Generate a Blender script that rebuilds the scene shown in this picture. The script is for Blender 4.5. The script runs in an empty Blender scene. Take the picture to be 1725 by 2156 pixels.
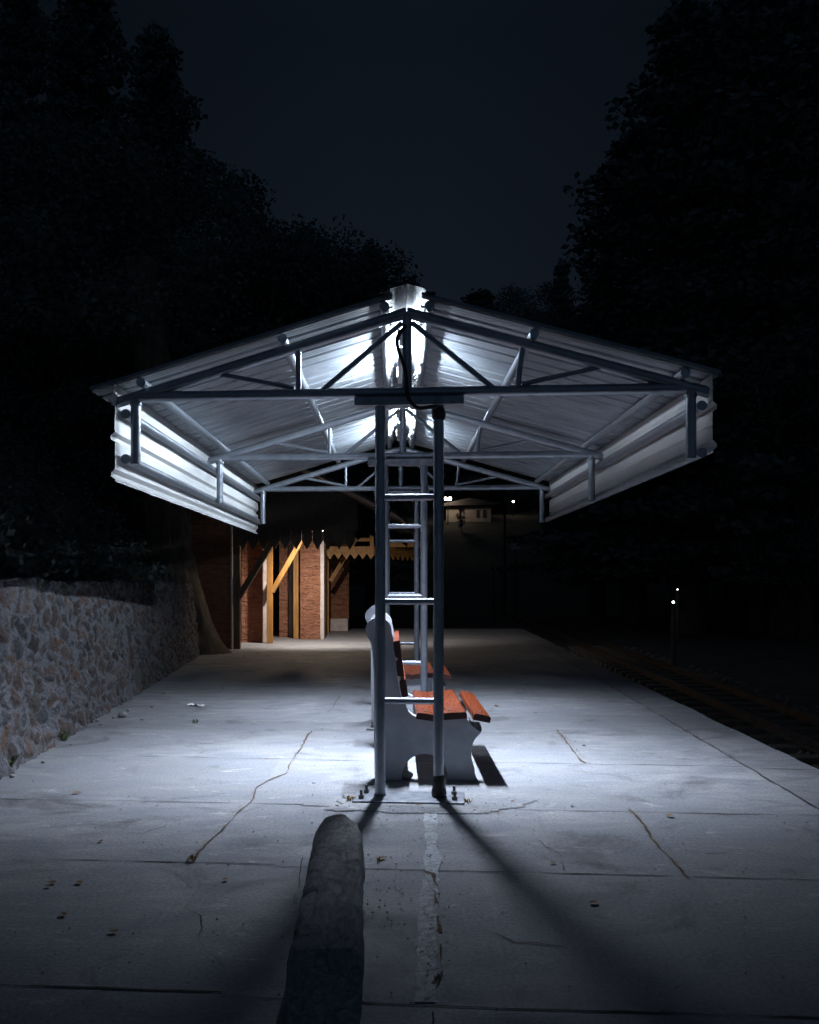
import bpy, math, random
from mathutils import Vector, noise
random.seed(11)
rnd = random.random
def uni(a, b): return a + (b - a) * rnd()

scn = bpy.context.scene
COL = scn.collection
EYE = 1.3            # eye height of the photographer
FOC = 1904.0         # focal length in the units of a 1725 px wide picture
def at(px, py, Y):   # a point of the place at distance Y (used while measuring the place)
    return Vector(((px - 831) / FOC * Y, Y, EYE - (py - 1232) / FOC * Y))

# ------------------------------------------------------------------ materials
def new_mat(name):
    m = bpy.data.materials.new(name); m.use_nodes = True
    nt = m.node_tree
    return m, nt, nt.nodes, nt.links, nt.nodes['Principled BSDF']

def mixc(N, L, fac, a, b, mode='MIX'):
    n = N.new('ShaderNodeMix'); n.data_type = 'RGBA'; n.blend_type = mode
    if isinstance(fac, (int, float)): n.inputs[0].default_value = fac
    else: L.new(fac, n.inputs[0])
    for v, s in ((a, n.inputs[6]), (b, n.inputs[7])):
        if isinstance(v, (tuple, list)): s.default_value = (*v[:3], 1)
        else: L.new(v, s)
    return n.outputs[2]

def ramp(N, L, src, stops):
    n = N.new('ShaderNodeValToRGB'); cr = n.color_ramp
    while len(cr.elements) < len(stops): cr.elements.new(0.5)
    for e, (p, c) in zip(cr.elements, stops):
        e.position = p
        e.color = (*c, 1) if isinstance(c, (tuple, list)) else (c, c, c, 1)
    L.new(src, n.inputs[0]); return n.outputs[0]

def coords(N, L, scale=(1, 1, 1)):
    t = N.new('ShaderNodeTexCoord'); mp = N.new('ShaderNodeMapping')
    mp.inputs['Scale'].default_value = scale
    L.new(t.outputs['Object'], mp.inputs[0]); return mp.outputs[0]

def noise_tex(N, L, vec, scale, detail=6, rough=.6, dist=0):
    n = N.new('ShaderNodeTexNoise')
    n.inputs['Scale'].default_value = scale; n.inputs['Detail'].default_value = detail
    n.inputs['Roughness'].default_value = rough; n.inputs['Distortion'].default_value = dist
    L.new(vec, n.inputs['Vector']); return n.outputs[0]

def bump(N, L, h, bs, strength=.3, dist=.01, prev=None):
    b = N.new('ShaderNodeBump'); b.inputs['Strength'].default_value = strength
    b.inputs['Distance'].default_value = dist
    L.new(h, b.inputs['Height'])
    if prev is not None: L.new(prev, b.inputs['Normal'])
    L.new(b.outputs[0], bs.inputs['Normal']); return b.outputs[0]

def simple(name, c1, c2, scale=8, rough=.6, metal=0, stretch=(1, 1, 1), bstr=.2, bdist=.005, lo=.35, hi=.65, rvar=.1):
    m, nt, N, L, bs = new_mat(name)
    v = coords(N, L, stretch)
    n1 = noise_tex(N, L, v, scale)
    c = mixc(N, L, ramp(N, L, n1, [(lo, 0), (hi, 1)]), c1, c2)
    L.new(c, bs.inputs['Base Color'])
    n2 = noise_tex(N, L, v, scale * 3.1, 4)
    r = N.new('ShaderNodeMapRange'); L.new(n2, r.inputs[0])
    r.inputs[3].default_value = max(0.03, rough - rvar); r.inputs[4].default_value = min(1, rough + rvar)
    L.new(r.outputs[0], bs.inputs['Roughness'])
    bs.inputs['Metallic'].default_value = metal
    if bstr: bump(N, L, noise_tex(N, L, v, scale * 5, 5, .65), bs, bstr, bdist)
    return m

M = {}
M['steel'] = simple('silver_painted_steel', (.25, .28, .325), (.34, .37, .415), 9, .36, .65, bstr=.12, bdist=.002)
M['steel_dull'] = simple('galvanised_plate', (.17, .185, .21), (.34, .36, .39), 14, .45, .5, bstr=.2, bdist=.002)
M['sheet'] = simple('zinc_roofing_sheet', (.20, .222, .25), (.31, .335, .365), 3.5, .38, .2, (1, 1, 1), bstr=.08, bdist=.002)
M['fascia'] = simple('pale_fascia_sheet', (.66, .665, .67), (.78, .78, .77), 3.0, .45, .05, (1, .35, 1), bstr=.06, bdist=.002)
M['cap'] = simple('ridge_flashing', (.085, .095, .11), (.14, .15, .17), 6, .45, .2, bstr=.35, bdist=.01)
M['black_tape'] = simple('black_tape', (.012, .012, .014), (.03, .03, .03), 20, .5)
M['cable'] = simple('black_cable', (.012, .012, .013), (.02, .02, .02), 20, .55, bstr=0)
M['bolt'] = simple('dark_bolt', (.10, .10, .11), (.18, .17, .16), 40, .45, .6)
M['bench_concrete'] = simple('whitewashed_concrete', (.34, .36, .40), (.46, .48, .52), 5, .8, 0, bstr=.25, bdist=.004)
M['broken_concrete'] = simple('broken_concrete', (.06, .075, .075), (.16, .17, .17), 22, .95, 0, bstr=.9, bdist=.01)
M['pebble'] = simple('pebble_stone', (.20, .20, .21), (.36, .35, .34), 12, .85)
M['post_wood'] = simple('oiled_pine', (.25, .115, .024), (.38, .195, .05), 3, .6, 0, (6, 6, .8), bstr=.25, bdist=.004)
M['dark_shaded_wood'] = simple('dark_and_shaded_wood', (.07, .045, .03), (.12, .08, .05), 6, .7, 0, (5, 5, .7))  # dark wood; on the hall's front post and valance it paints their shade
M['roof_tin'] = simple('dark_roof_tin', (.05, .05, .055), (.09, .09, .09), 2, .7)
M['bark'] = simple('tree_bark', (.07, .055, .042), (.17, .13, .10), 5, .95, 0, (2.5, 2.5, .55), bstr=1.0, bdist=.05)
M['soil'] = simple('hillside_soil', (.05, .052, .04), (.09, .085, .06), .5, 1, 0, bstr=.6, bdist=.1)
M['ground'] = simple('track_side_ground', (.07, .07, .065), (.14, .13, .12), 2.3, 1, 0, bstr=.9, bdist=.05)
M['ballast'] = simple('ballast_stone', (.10, .10, .10), (.22, .21, .20), 9, .95)
M['rail'] = simple('rusty_rail', (.12, .09, .07), (.22, .19, .17), 8, .5, .5)
M['sleeper'] = simple('sleeper_timber', (.08, .07, .06), (.14, .12, .10), 9, .9)
M['dry_leaf'] = simple('dry_leaf', (.16, .08, .03), (.28, .17, .08), 30, .8, bstr=0)
M['paper'] = simple('scrap_paper', (.62, .62, .62), (.75, .74, .72), 20, .8)
M['weed'] = simple('weed_leaf', (.05, .085, .03), (.10, .13, .05), 20, .7, bstr=0)
M['dead_grass'] = simple('dead_grass', (.20, .13, .05), (.34, .23, .09), 25, .9, bstr=0)
M['dirt'] = simple('joint_dirt', (.03, .028, .028), (.15, .105, .065), 14, 1, 0, bstr=.5)
M['dirt_dark'] = simple('joint_dirt_dark', (.03, .03, .032), (.08, .07, .06), 25, 1, 0, bstr=.5)
M['house_wall'] = simple('house_plaster', (.42, .35, .28), (.52, .44, .36), 1.5, .9)
M['house_dark'] = simple('house_trim', (.06, .05, .045), (.09, .08, .07), 2, .7)
M['sign_white'] = simple('sign_white', (.55, .56, .58), (.7, .7, .7), 3, .6)
M['sign_red'] = simple('sign_red', (.45, .05, .03), (.5, .08, .04), 3, .6)
M['plastic'] = simple('white_plastic', (.6, .6, .6), (.7, .7, .7), 10, .4, bstr=0)

def leaf_mat(name, a, b):
    m, nt, N, L, bs = new_mat(name)
    oi = N.new('ShaderNodeNewGeometry')
    c = mixc(N, L, oi.outputs['Random Per Island'], a, b)
    L.new(c, bs.inputs['Base Color']); bs.inputs['Roughness'].default_value = .7
    return m
M['needles'] = leaf_mat('deodar_needles', (.07, .095, .10), (.11, .14, .14))
M['leaves'] = leaf_mat('oak_leaves', (.07, .095, .10), (.12, .145, .135))

def emit(name, col, s):
    m = bpy.data.materials.new(name); m.use_nodes = True
    nt = m.node_tree; nt.nodes.clear()
    e = nt.nodes.new('ShaderNodeEmission'); o = nt.nodes.new('ShaderNodeOutputMaterial')
    e.inputs[0].default_value = (*col, 1); e.inputs[1].default_value = s
    nt.links.new(e.outputs[0], o.inputs[0]); return m
M['tube_glow'] = emit('lit_tube', (.74, .86, 1.0), 900)
M['bulb_glow'] = emit('lit_bulb', (1.0, .80, .60), 1300)
M['far_glow'] = emit('far_lamp', (1.0, .82, .66), 60)
M['far_glow_cool'] = emit('far_lamp_cool', (.8, .95, 1.0), 14)

# concrete platform: weathered, blotchy, trowel streaked
def platform_mat(name, base=1.0, patch=False):
    m, nt, N, L, bs = new_mat(name)
    v = coords(N, L); vs = coords(N, L, (.75, 1.7, 1))
    big = noise_tex(N, L, v, .55, 5, .6, .4)
    mid = noise_tex(N, L, vs, 2.6, 7, .68, .6)
    fine = noise_tex(N, L, v, 60, 5, .7)
    c = mixc(N, L, ramp(N, L, big, [(.35, 0), (.66, 1)]), tuple(x * base for x in (.215, .220, .230)), tuple(x * base for x in (.345, .342, .345)))
    sx = N.new('ShaderNodeSeparateXYZ'); L.new(v, sx.inputs[0])
    def mth(op, a, b_, c_=None):
        n = N.new('ShaderNodeMath'); n.operation = op
        for k, q in enumerate((a, b_, c_)):
            if q is None: continue
            if isinstance(q, (int, float)): n.inputs[k].default_value = q
            else: L.new(q, n.inputs[k])
        return n.outputs[0]
    row = mth('FLOOR', mth('DIVIDE', mth('SUBTRACT', mth('MULTIPLY_ADD', sx.outputs[0], .0765, sx.outputs[1]), 2.80), 1.303), 0)
    colm = mth('ADD', mth('GREATER_THAN', sx.outputs[0], -.85), mth('GREATER_THAN', sx.outputs[0], 1.33))
    wn = N.new('ShaderNodeTexWhiteNoise'); wn.noise_dimensions = '2D'
    cbv = N.new('ShaderNodeCombineXYZ'); L.new(row, cbv.inputs[0]); L.new(colm, cbv.inputs[1]); L.new(cbv.outputs[0], wn.inputs['Vector'])
    c = mixc(N, L, 1.0, c, ramp(N, L, wn.outputs['Value'], [(0, .84), (1, 1.08)]), 'MULTIPLY')
    c = mixc(N, L, ramp(N, L, mid, [(.40, 0), (.62, 1)]), c, tuple(x * base for x in (.225, .235, .255)))
    # pale scuffs and dark oil spots
    sc = ramp(N, L, noise_tex(N, L, coords(N, L, (.8, 1.8, 1)), 3.3, 9, .75, 1.0), [(.58, 0), (.70, 1)])
    c = mixc(N, L, sc, c, tuple(x * base for x in (.46, .455, .45)))
    dk = ramp(N, L, noise_tex(N, L, v, 1.7, 8, .7, .8), [(.30, 1), (.46, 0)])
    c = mixc(N, L, dk, c, tuple(x * base for x in (.125, .125, .13)))
    g = ramp(N, L, fine, [(.30, .62), (.70, 1.3)])
    c = mixc(N, L, 1.0, c, g, 'MULTIPLY')
    # small dark and pale specks (grit)
    vo = N.new('ShaderNodeTexVoronoi'); vo.inputs['Scale'].default_value = 14; L.new(v, vo.inputs['Vector'])
    sp = ramp(N, L, vo.outputs['Distance'], [(.05, 1), (.09, 0)])
    thin = ramp(N, L, noise_tex(N, L, v, 2.1, 2), [(.52, 0), (.6, 1)])
    mm = N.new('ShaderNodeMath'); mm.operation = 'MULTIPLY'; L.new(sp, mm.inputs[0]); L.new(thin, mm.inputs[1])
    c = mixc(N, L, mm.outputs[0], c, (.07, .065, .06))
    L.new(c, bs.inputs['Base Color'])
    L.new(ramp(N, L, mid, [(.3, .62), (.7, .9)]), bs.inputs['Roughness'])
    p = bump(N, L, fine, bs, .35, .003)
    p = bump(N, L, mid, bs, .3, .012, p)
    if patch: bump(N, L, noise_tex(N, L, v, 9, 8, .75), bs, .6, .02, p)
    return m
M['platform'] = platform_mat('platform_concrete')
M['patch'] = platform_mat('patch_mortar', 1.08, True)

def stripe_mat():
    m, nt, N, L, bs = new_mat('worn_pale_strip')
    v = coords(N, L)
    n = noise_tex(N, L, v, 26, 7, .75)
    vo = N.new('ShaderNodeTexVoronoi'); vo.feature = 'DISTANCE_TO_EDGE'; vo.inputs['Scale'].default_value = 6.5
    L.new(mixc(N, L, .12, v, noise_tex(N, L, v, 12)), vo.inputs['Vector'])
    c = mixc(N, L, ramp(N, L, n, [(.38, 0), (.62, 1)]), (.27, .28, .295), (.50, .52, .55))
    c = mixc(N, L, ramp(N, L, vo.outputs['Distance'], [(.0, .8), (.03, 0)]), c, (.20, .17, .15))
    L.new(c, bs.inputs['Base Color']); bs.inputs['Roughness'].default_value = .85
    bump(N, L, n, bs, .5, .006); return m
M['stripe'] = stripe_mat()

def rubble_mat():
    m, nt, N, L, bs = new_mat('rubble_masonry')
    v0 = coords(N, L, (1, 1, 1.25))
    ns = N.new('ShaderNodeTexNoise'); ns.inputs['Scale'].default_value = 3.2; ns.inputs['Detail'].default_value = 6; ns.inputs['Roughness'].default_value = .65
    L.new(v0, ns.inputs['Vector'])
    v = mixc(N, L, .30, v0, ns.outputs['Color'], 'ADD')
    ve = N.new('ShaderNodeTexVoronoi'); ve.feature = 'DISTANCE_TO_EDGE'; ve.inputs['Scale'].default_value = 5.4
    L.new(v, ve.inputs['Vector'])
    vc = N.new('ShaderNodeTexVoronoi'); vc.inputs['Scale'].default_value = 5.4; L.new(v, vc.inputs['Vector'])
    sep = N.new('ShaderNodeSeparateColor'); L.new(vc.outputs['Color'], sep.inputs[0])
    stone = ramp(N, L, sep.outputs[0], [(0, (.055, .05, .055)), (.3, (.125, .09, .075)), (.55, (.085, .085, .095)), (.8, (.17, .105, .08)), (1, (.19, .17, .17))])
    fine = noise_tex(N, L, v0, 24, 7, .72)
    stone = mixc(N, L, 1.0, stone, ramp(N, L, fine, [(.3, .45), (.7, 1.45)]), 'MULTIPLY')
    mort = mixc(N, L, ramp(N, L, fine, [(.35, 0), (.65, 1)]), (.125, .13, .15), (.26, .265, .29))
    wob = N.new('ShaderNodeMath'); wob.operation = 'MULTIPLY_ADD'
    L.new(noise_tex(N, L, v0, 5, 7, .75), wob.inputs[0]); wob.inputs[1].default_value = -.62; L.new(ve.outputs['Distance'], wob.inputs[2])
    mask = ramp(N, L, wob.outputs[0], [(-.10 + .0, 1), (0.0, 0)])
    # ramp positions cannot be negative: shift first
    sh = N.new('ShaderNodeMath'); sh.operation = 'ADD'; L.new(wob.outputs[0], sh.inputs[0]); sh.inputs[1].default_value = .45
    mask = ramp(N, L, sh.outputs[0], [(.16, 1), (.30, 0)])
    c = mixc(N, L, mask, stone, mort)
    moss = ramp(N, L, noise_tex(N, L, v0, 1.8, 6, .7), [(.58, 0), (.7, .75)])
    c = mixc(N, L, moss, c, (.085, .095, .085))
    L.new(c, bs.inputs['Base Color']); bs.inputs['Roughness'].default_value = .95
    p = bump(N, L, sh.outputs[0], bs, 1.0, .12)
    bump(N, L, fine, bs, .8, .02, p); return m
M['rubble'] = rubble_mat()

def brick_mat():
    m, nt, N, L, bs = new_mat('rough_red_stone_courses')
    v = coords(N, L, (1, 1, 1))
    warp = N.new('ShaderNodeTexNoise'); warp.inputs['Scale'].default_value = 3; warp.inputs['Detail'].default_value = 4; L.new(v, warp.inputs['Vector'])
    w = mixc(N, L, .16, v, warp.outputs['Color'], 'ADD')
    sp = N.new('ShaderNodeSeparateXYZ'); L.new(w, sp.inputs[0])
    cb = N.new('ShaderNodeCombineXYZ'); L.new(sp.outputs[0], cb.inputs[0]); L.new(sp.outputs[2], cb.inputs[1])
    br = N.new('ShaderNodeTexBrick'); L.new(cb.outputs[0], br.inputs['Vector'])
    br.inputs['Scale'].default_value = 1; br.inputs['Brick Width'].default_value = .48; br.inputs['Row Height'].default_value = .2
    br.inputs['Mortar Size'].default_value = .02; br.inputs['Mortar Smooth'].default_value = 1.0
    n = noise_tex(N, L, coords(N, L, (.6, .6, 2)), 9, 7, .7)
    c = mixc(N, L, ramp(N, L, n, [(.35, 0), (.65, 1)]), (.25, .10, .055), (.42, .20, .115))
    fm = N.new('ShaderNodeMath'); fm.operation = 'MULTIPLY'; L.new(br.outputs['Fac'], fm.inputs[0]); fm.inputs[1].default_value = .45
    c = mixc(N, L, fm.outputs[0], c, (.19, .10, .07))
    # salt bloom low down on the wall
    pale = ramp(N, L, noise_tex(N, L, v, 5, 7, .75), [(.6, 0), (.72, .6)])
    c = mixc(N, L, pale, c, (.42, .36, .33))
    L.new(c, bs.inputs['Base Color']); bs.inputs['Roughness'].default_value = .95
    p = bump(N, L, n, bs, 1.0, .06)
    p = bump(N, L, noise_tex(N, L, coords(N, L, (1, 1, 2.2)), 4.5, 6, .65, .8), bs, 1.0, .12, p)
    inv = N.new('ShaderNodeMath'); inv.operation = 'SUBTRACT'; inv.inputs[0].default_value = 1; L.new(br.outputs['Fac'], inv.inputs[1])
    bump(N, L, inv.outputs[0], bs, .7, .02, p); return m
M['brick'] = brick_mat()
M['plaster_edge'] = simple('pale_plaster', (.42, .36, .33), (.55, .50, .48), 7, .9)

def varnish_mat():
    m, nt, N, L, bs = new_mat('red_varnished_plank')
    v = coords(N, L, (9, .9, 9))
    n = noise_tex(N, L, v, 4, 8, .7, 1.2)
    c = mixc(N, L, ramp(N, L, n, [(.3, 0), (.7, 1)]), (.075, .0125, .003), (.150, .028, .005))
    wear = ramp(N, L, noise_tex(N, L, coords(N, L, (3, 1, 3)), 7, 8, .75), [(.60, 0), (.80, .5)])
    c = mixc(N, L, wear, c, (.17, .07, .035))
    L.new(c, bs.inputs['Base Color'])
    L.new(ramp(N, L, noise_tex(N, L, v, 9, 5), [(.3, .22), (.7, .46)]), bs.inputs['Roughness'])
    bump(N, L, n, bs, .3, .003); return m
M['varnish'] = varnish_mat()
M['shaded_plank_end'] = simple('shaded_end_grain', (.030, .010, .009), (.06, .018, .014), 30, .7, 0, bstr=.3)  # end grain, darkened so the shade on the ends sits in its colour

def timber_mat():
    m, nt, N, L, bs = new_mat('weathered_timber')
    v = coords(N, L, (3.2, 1.0, 3.2)); v2 = coords(N, L)
    n = noise_tex(N, L, v, 7, 9, .72, 2.2)
    n2 = noise_tex(N, L, v2, 3.2, 7, .7, .8)
    c = mixc(N, L, ramp(N, L, n, [(.30, 0), (.68, 1)]), (.15, .148, .15), (.66, .64, .63))
    c = mixc(N, L, ramp(N, L, n2, [(.36, 1), (.5, 0)]), c, (.10, .092, .088))
    sc = ramp(N, L, noise_tex(N, L, v2, 15, 6, .75), [(.60, 0), (.70, 1)])
    c = mixc(N, L, sc, c, (.50, .49, .485))
    L.new(c, bs.inputs['Base Color']); bs.inputs['Roughness'].default_value = .9
    p = bump(N, L, n, bs, .9, .02); bump(N, L, noise_tex(N, L, v2, 30, 6, .7), bs, .5, .008, p); return m
M['timber'] = timber_mat()

# ------------------------------------------------------------------ mesh builder
class MB:
    def __init__(s): s.v = []; s.f = []; s.sm = []
    def face(s, idx, smooth=False): s.f.append(tuple(idx)); s.sm.append(smooth)
    def add(s, vs, fs, smooth=False):
        o = len(s.v); s.v += [Vector(p) for p in vs]
        for f in fs: s.face([i + o for i in f], smooth)
    def box(s, c, d, rot=None):
        c = Vector(c); hx, hy, hz = d[0] / 2, d[1] / 2, d[2] / 2
        vs = [Vector((x, y, z)) for z in (-hz, hz) for y in (-hy, hy) for x in (-hx, hx)]
        if rot is not None: vs = [rot @ p for p in vs]
        s.add([c + p for p in vs], [(0, 2, 3, 1), (4, 5, 7, 6), (0, 1, 5, 4), (2, 6, 7, 3), (0, 4, 6, 2), (1, 3, 7, 5)])
    def bar(s, a, b, w, h, up=(0, 0, 1)):
        a, b = Vector(a), Vector(b); d = (b - a); ln = d.length; d.normalize()
        x = d.cross(Vector(up)); x.normalize(); z = x.cross(d)
        vs = []
        for p in (a, b):
            for sx, sz in ((-1, -1), (1, -1), (1, 1), (-1, 1)):
                vs.append(p + x * (sx * w / 2) + z * (sz * h / 2))
        s.add(vs, [(0, 1, 2, 3), (7, 6, 5, 4), (0, 4, 5, 1), (1, 5, 6, 2), (2, 6, 7, 3), (3, 7, 4, 0)])
    def tube(s, pts, r, n=14, cap=True):
        pts = [Vector(p) for p in pts]; k = len(pts)
        rs = r if isinstance(r, (list, tuple)) else [r] * k
        up = Vector((0, 0, 1)); d0 = (pts[1] - pts[0]).normalized()
        if abs(d0.z) > .95: up = Vector((0, 1, 0))
        x = d0.cross(up).normalized()
        o = len(s.v); rings = []
        for i, p in enumerate(pts):
            d = (pts[min(i + 1, k - 1)] - pts[max(i - 1, 0)]).normalized()
            x = (x - d * x.dot(d)).normalized(); y = d.cross(x)
            ring = [p + (x * math.cos(2 * math.pi * j / n) + y * math.sin(2 * math.pi * j / n)) * rs[i] for j in range(n)]
            rings.append(ring); s.v += ring
        for i in range(k - 1):
            for j in range(n):
                a = o + i * n + j; b = o + i * n + (j + 1) % n
                s.face((a, b, b + n, a + n), True)
        if cap:
            for ring, rev in ((rings[0], True), (rings[-1], False)):
                o2 = len(s.v); s.v += [p.copy() for p in ring]
                idx = list(range(o2, o2 + n)); s.face(idx[::-1] if rev else idx, False)
    def prism(s, poly, fn, t0, t1, bevel=0):
        # extrude a 2D outline; fn(u, v, t) gives the point
        n = len(poly)
        a = [Vector(fn(u, v, t0)) for u, v in poly]; b = [Vector(fn(u, v, t1)) for u, v in poly]
        o = len(s.v); s.v += a + b
        s.face(range(o, o + n)); s.face(range(o + 2 * n - 1, o + n - 1, -1))
        a2 = len(s.v); s.v += [p.copy() for p in a] + [p.copy() for p in b]
        for i in range(n):
            j = (i + 1) % n; s.face((a2 + j, a2 + i, a2 + n + i, a2 + n + j))
    def grid(s, fn, nu, nv, smooth=True):
        o = len(s.v)
        for i in range(nu + 1):
            for j in range(nv + 1): s.v.append(Vector(fn(i / nu, j / nv)))
        for i in range(nu):
            for j in range(nv):
                a = o + i * (nv + 1) + j; s.face((a, a + nv + 1, a + nv + 2, a + 1), smooth)
    def build(s, name, mat, parent=None, bevel=0, recalc=True):
        off = Vector((0, 0, 0)); p = parent
        while p is not None: off += p.location; p = p.parent
        me = bpy.data.meshes.new(name)
        me.from_pydata([tuple(q - off) for q in s.v], [], s.f); me.update()
        me.polygons.foreach_set('use_smooth', s.sm)
        if recalc:
            import bmesh
            bm = bmesh.new(); bm.from_mesh(me); bmesh.ops.recalc_face_normals(bm, faces=bm.faces); bm.to_mesh(me); bm.free()
        me.materials.append(M[mat])
        o = bpy.data.objects.new(name, me); COL.objects.link(o)
        if parent is not None: o.parent = parent
        if bevel:
            md = o.modifiers.new('bevel', 'BEVEL'); md.width = bevel; md.segments = 2; md.limit_method = 'ANGLE'; md.angle_limit = .6
        return o

def tag(o, label=None, cat=None, group=None, kind=None):
    if label: o['label'] = label
    if cat: o['category'] = cat
    if group: o['group'] = group
    if kind: o['kind'] = kind
    return o
def thing(name, label, cat, loc=(0, 0, 0), group=None):
    o = bpy.data.objects.new(name, None); COL.objects.link(o)
    o.empty_display_size = .1
    o.location = loc; return tag(o, label, cat, group)

def tube_part(name, pts, r, mat, parent, n=14):
    b = MB(); b.tube(pts, r, n); return b.build(name, mat, parent)

# ------------------------------------------------------------------ setting
PD = .042     # the platform runs slightly to the right
def edge_x(Y): return 2.72 + .04 * Y
b = MB()
NS = 120
ys = [-6 + 33 * (i / NS) for i in range(NS + 1)]
top = []
for y in ys:
    xr = edge_x(y) + .035 * noise.noise(Vector((0, y * 1.1, 3))) + .02 * noise.noise(Vector((4, y * 4, 3)))
    top.append((Vector((-9, y, 0)), Vector((xr, y, 0)), Vector((xr + .02, y, -.62))))
for i in range(NS):
    a, c = top[i], top[i + 1]
    b.add([a[0], a[1], c[1], c[0]], [(0, 1, 2, 3)])
    b.add([a[1], a[2], c[2], c[1]], [(0, 1, 2, 3)])
e = top[-1]; b.add([e[0], e[1], e[1] + Vector((.3, 7, -.62)), e[0] + Vector((0, 7, -.62))], [(0, 1, 2, 3)])   # end ramp
tag(b.build('platform', 'platform', None), 'grey concrete station platform with cracked slabs', kind='structure')

# coping strip along the edge: a slightly browner, 4 mm higher band
b = MB()
for i in range(NS):
    y0, y1 = ys[i], ys[i + 1]
    def cl(y): return 2.19 + .05 * y + .015 * noise.noise(Vector((0, y * 2, 9)))
    b.add([(cl(y0) + .012, y0, .004), (top[i][1].x + .004, y0, .004), (top[i + 1][1].x + .004, y1, .004), (cl(y1) + .012, y1, .004)], [(0, 1, 2, 3)])
M['coping'] = platform_mat('coping_concrete', .82)
tag(b.build('platform_edge_path', 'coping'), 'weathered brownish coping band along the platform edge', kind='structure')

def ribbon(b, pts, w, z, jit=.4, step=.05, wob=.006):
    pts = [Vector((p[0], p[1], 0)) for p in pts]
    out = []
    for i in range(len(pts) - 1):
        d = pts[i + 1] - pts[i]; n = max(1, int(d.length / step))
        for k in range(n): out.append(pts[i] + d * (k / n))
    out.append(pts[-1])
    prev = None
    for i, p in enumerate(out):
        d = (out[min(i + 1, len(out) - 1)] - out[max(i - 1, 0)]).normalized(); nrm = Vector((-d.y, d.x, 0))
        c = p + nrm * (wob * 2 * noise.noise(p * 2.3) + wob * noise.noise(p * 11))
        ww = max(.0008, w * (1 + jit * 2 * noise.noise(p * 5 + Vector((7, 3, 1)))))
        a, e = c + nrm * ww / 2, c - nrm * ww / 2
        cur = (Vector((a.x, a.y, z)), Vector((e.x, e.y, z)))
        if prev: b.add([prev[0], prev[1], cur[1], cur[0]], [(0, 1, 2, 3)])
        prev = cur

SK = -.0765   # cross direction of the platform and of the trusses
b = MB()
for Yc in (2.80, 4.12, 5.27, 6.66, 8.0, 9.33, 10.65, 12.0, 13.3, 14.6, 16):
    for x0, x1, sh in ((-4.2, -.55, .03), (-.55, 1.0, 0), (1.0, 2.8, 0)):
        ribbon(b, [(x0, Yc + (x0 - .08) * SK + sh), (x1, Yc + (x1 - .08) * SK + sh)], .0065, .0035, .9)
ribbon(b, [(2.19 + .05 * y, y) for y in (2, 6, 10, 14, 20)], .011, .0065, .8)
for y in (4.6, 6.4, 8.2, 10.2): ribbon(b, [(2.19 + .05 * y, y), (edge_x(y) - .02, y - .06)], .006, .0065, .9)
for x0, y0, y1 in ((.06, 1.5, 2.75), (-2.2, 2.1, 2.9)): ribbon(b, [(x0, y0), (x0 + .05, y1)], .006, .0035, .8)
tag(b.build('platform_joints', 'dirt_dark', recalc=False), 'dark dirt filled joints between the platform slabs', kind='structure')
b = MB()
def G(px, py): # ground point
    Y = EYE * FOC / (py - 1232); return ((px - 831) / FOC * Y, Y)
ribbon(b, [G(*p) for p in ((655, 1540), (628, 1585), (607, 1612), (604, 1630), (575, 1640), (543, 1660), (530, 1683), (480, 1735), (430, 1788), (401, 1814))], .010, .0045, .7, .03, .012)
ribbon(b, [G(*p) for p in ((1325, 1705), (1352, 1736), (1392, 1788), (1425, 1825), (1450, 1851))], .012, .0045, .6, .03, .008)
ribbon(b, [G(*p) for p in ((1174, 1538), (1188, 1556), (1205, 1580), (1226, 1603), (1237, 1607))], .012, .0045, .7, .03, .008)
ribbon(b, [G(*p) for p in ((716, 1466), (700, 1490), (690, 1500))], .007, .0045, .7, .03)
for seg in (((893, 1838), (912, 1842), (922, 1868)), ((900, 1866), (920, 1880), (924, 1905)), ((926, 1930), (927, 1965)), ((925, 1990), (927, 2040), (922, 2075))):
    ribbon(b, [G(*p) for p in seg], .012, .0048, 1.6, .012, .01)
for path, w_ in (((150, 1760), (230, 1748), (300, 1756), (352, 1742)), .003), (((1130, 1770), (1180, 1800), (1190, 1832)), .003), (((1490, 1800), (1560, 1790), (1640, 1806)), .003), (((360, 1900), (420, 1930), (430, 1985), (480, 2040)), .003), (((1010, 1960), (1080, 1990), (1190, 1996)), .003):
    ribbon(b, [G(*p) for p in path], w_, .0045, 1.2, .03, .02)
tag(b.build('platform_cracks', 'dirt', recalc=False), 'irregular soil filled cracks running along the slabs', kind='structure')

# mortar patch around the base plate
b = MB()
cx, cy = .12, 5.38
for k in range(1):
    ring = []
    for i in range(72):
        a = 2 * math.pi * i / 72
        rx = .50 if math.cos(a) < 0 else .62
        q = Vector((math.cos(a), math.sin(a), 0))
        s_ = 1 + .22 * noise.noise(q * 1.7 + Vector((5, 1, 2))) + .10 * noise.noise(q * 6)
        sx = abs(math.cos(a)) ** .6 * (1 if math.cos(a) > 0 else -1); sy = abs(math.sin(a)) ** .6 * (1 if math.sin(a) > 0 else -1)
        ring.append(Vector((cx + rx * s_ * sx, cy + .235 * s_ * sy, .008)))
    low = [Vector((cx + (p.x - cx) * 1.02, cy + (p.y - cy) * 1.03, .0)) for p in ring]
    b.add(ring, [tuple(range(72))])
    b.add(ring + low, [(i, (i + 1) % 72, 72 + (i + 1) % 72, 72 + i) for i in range(72)])
tag(b.build('mortar_patch_path', 'patch'), 'rough pale mortar patch around the column base plate', kind='structure')

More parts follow.
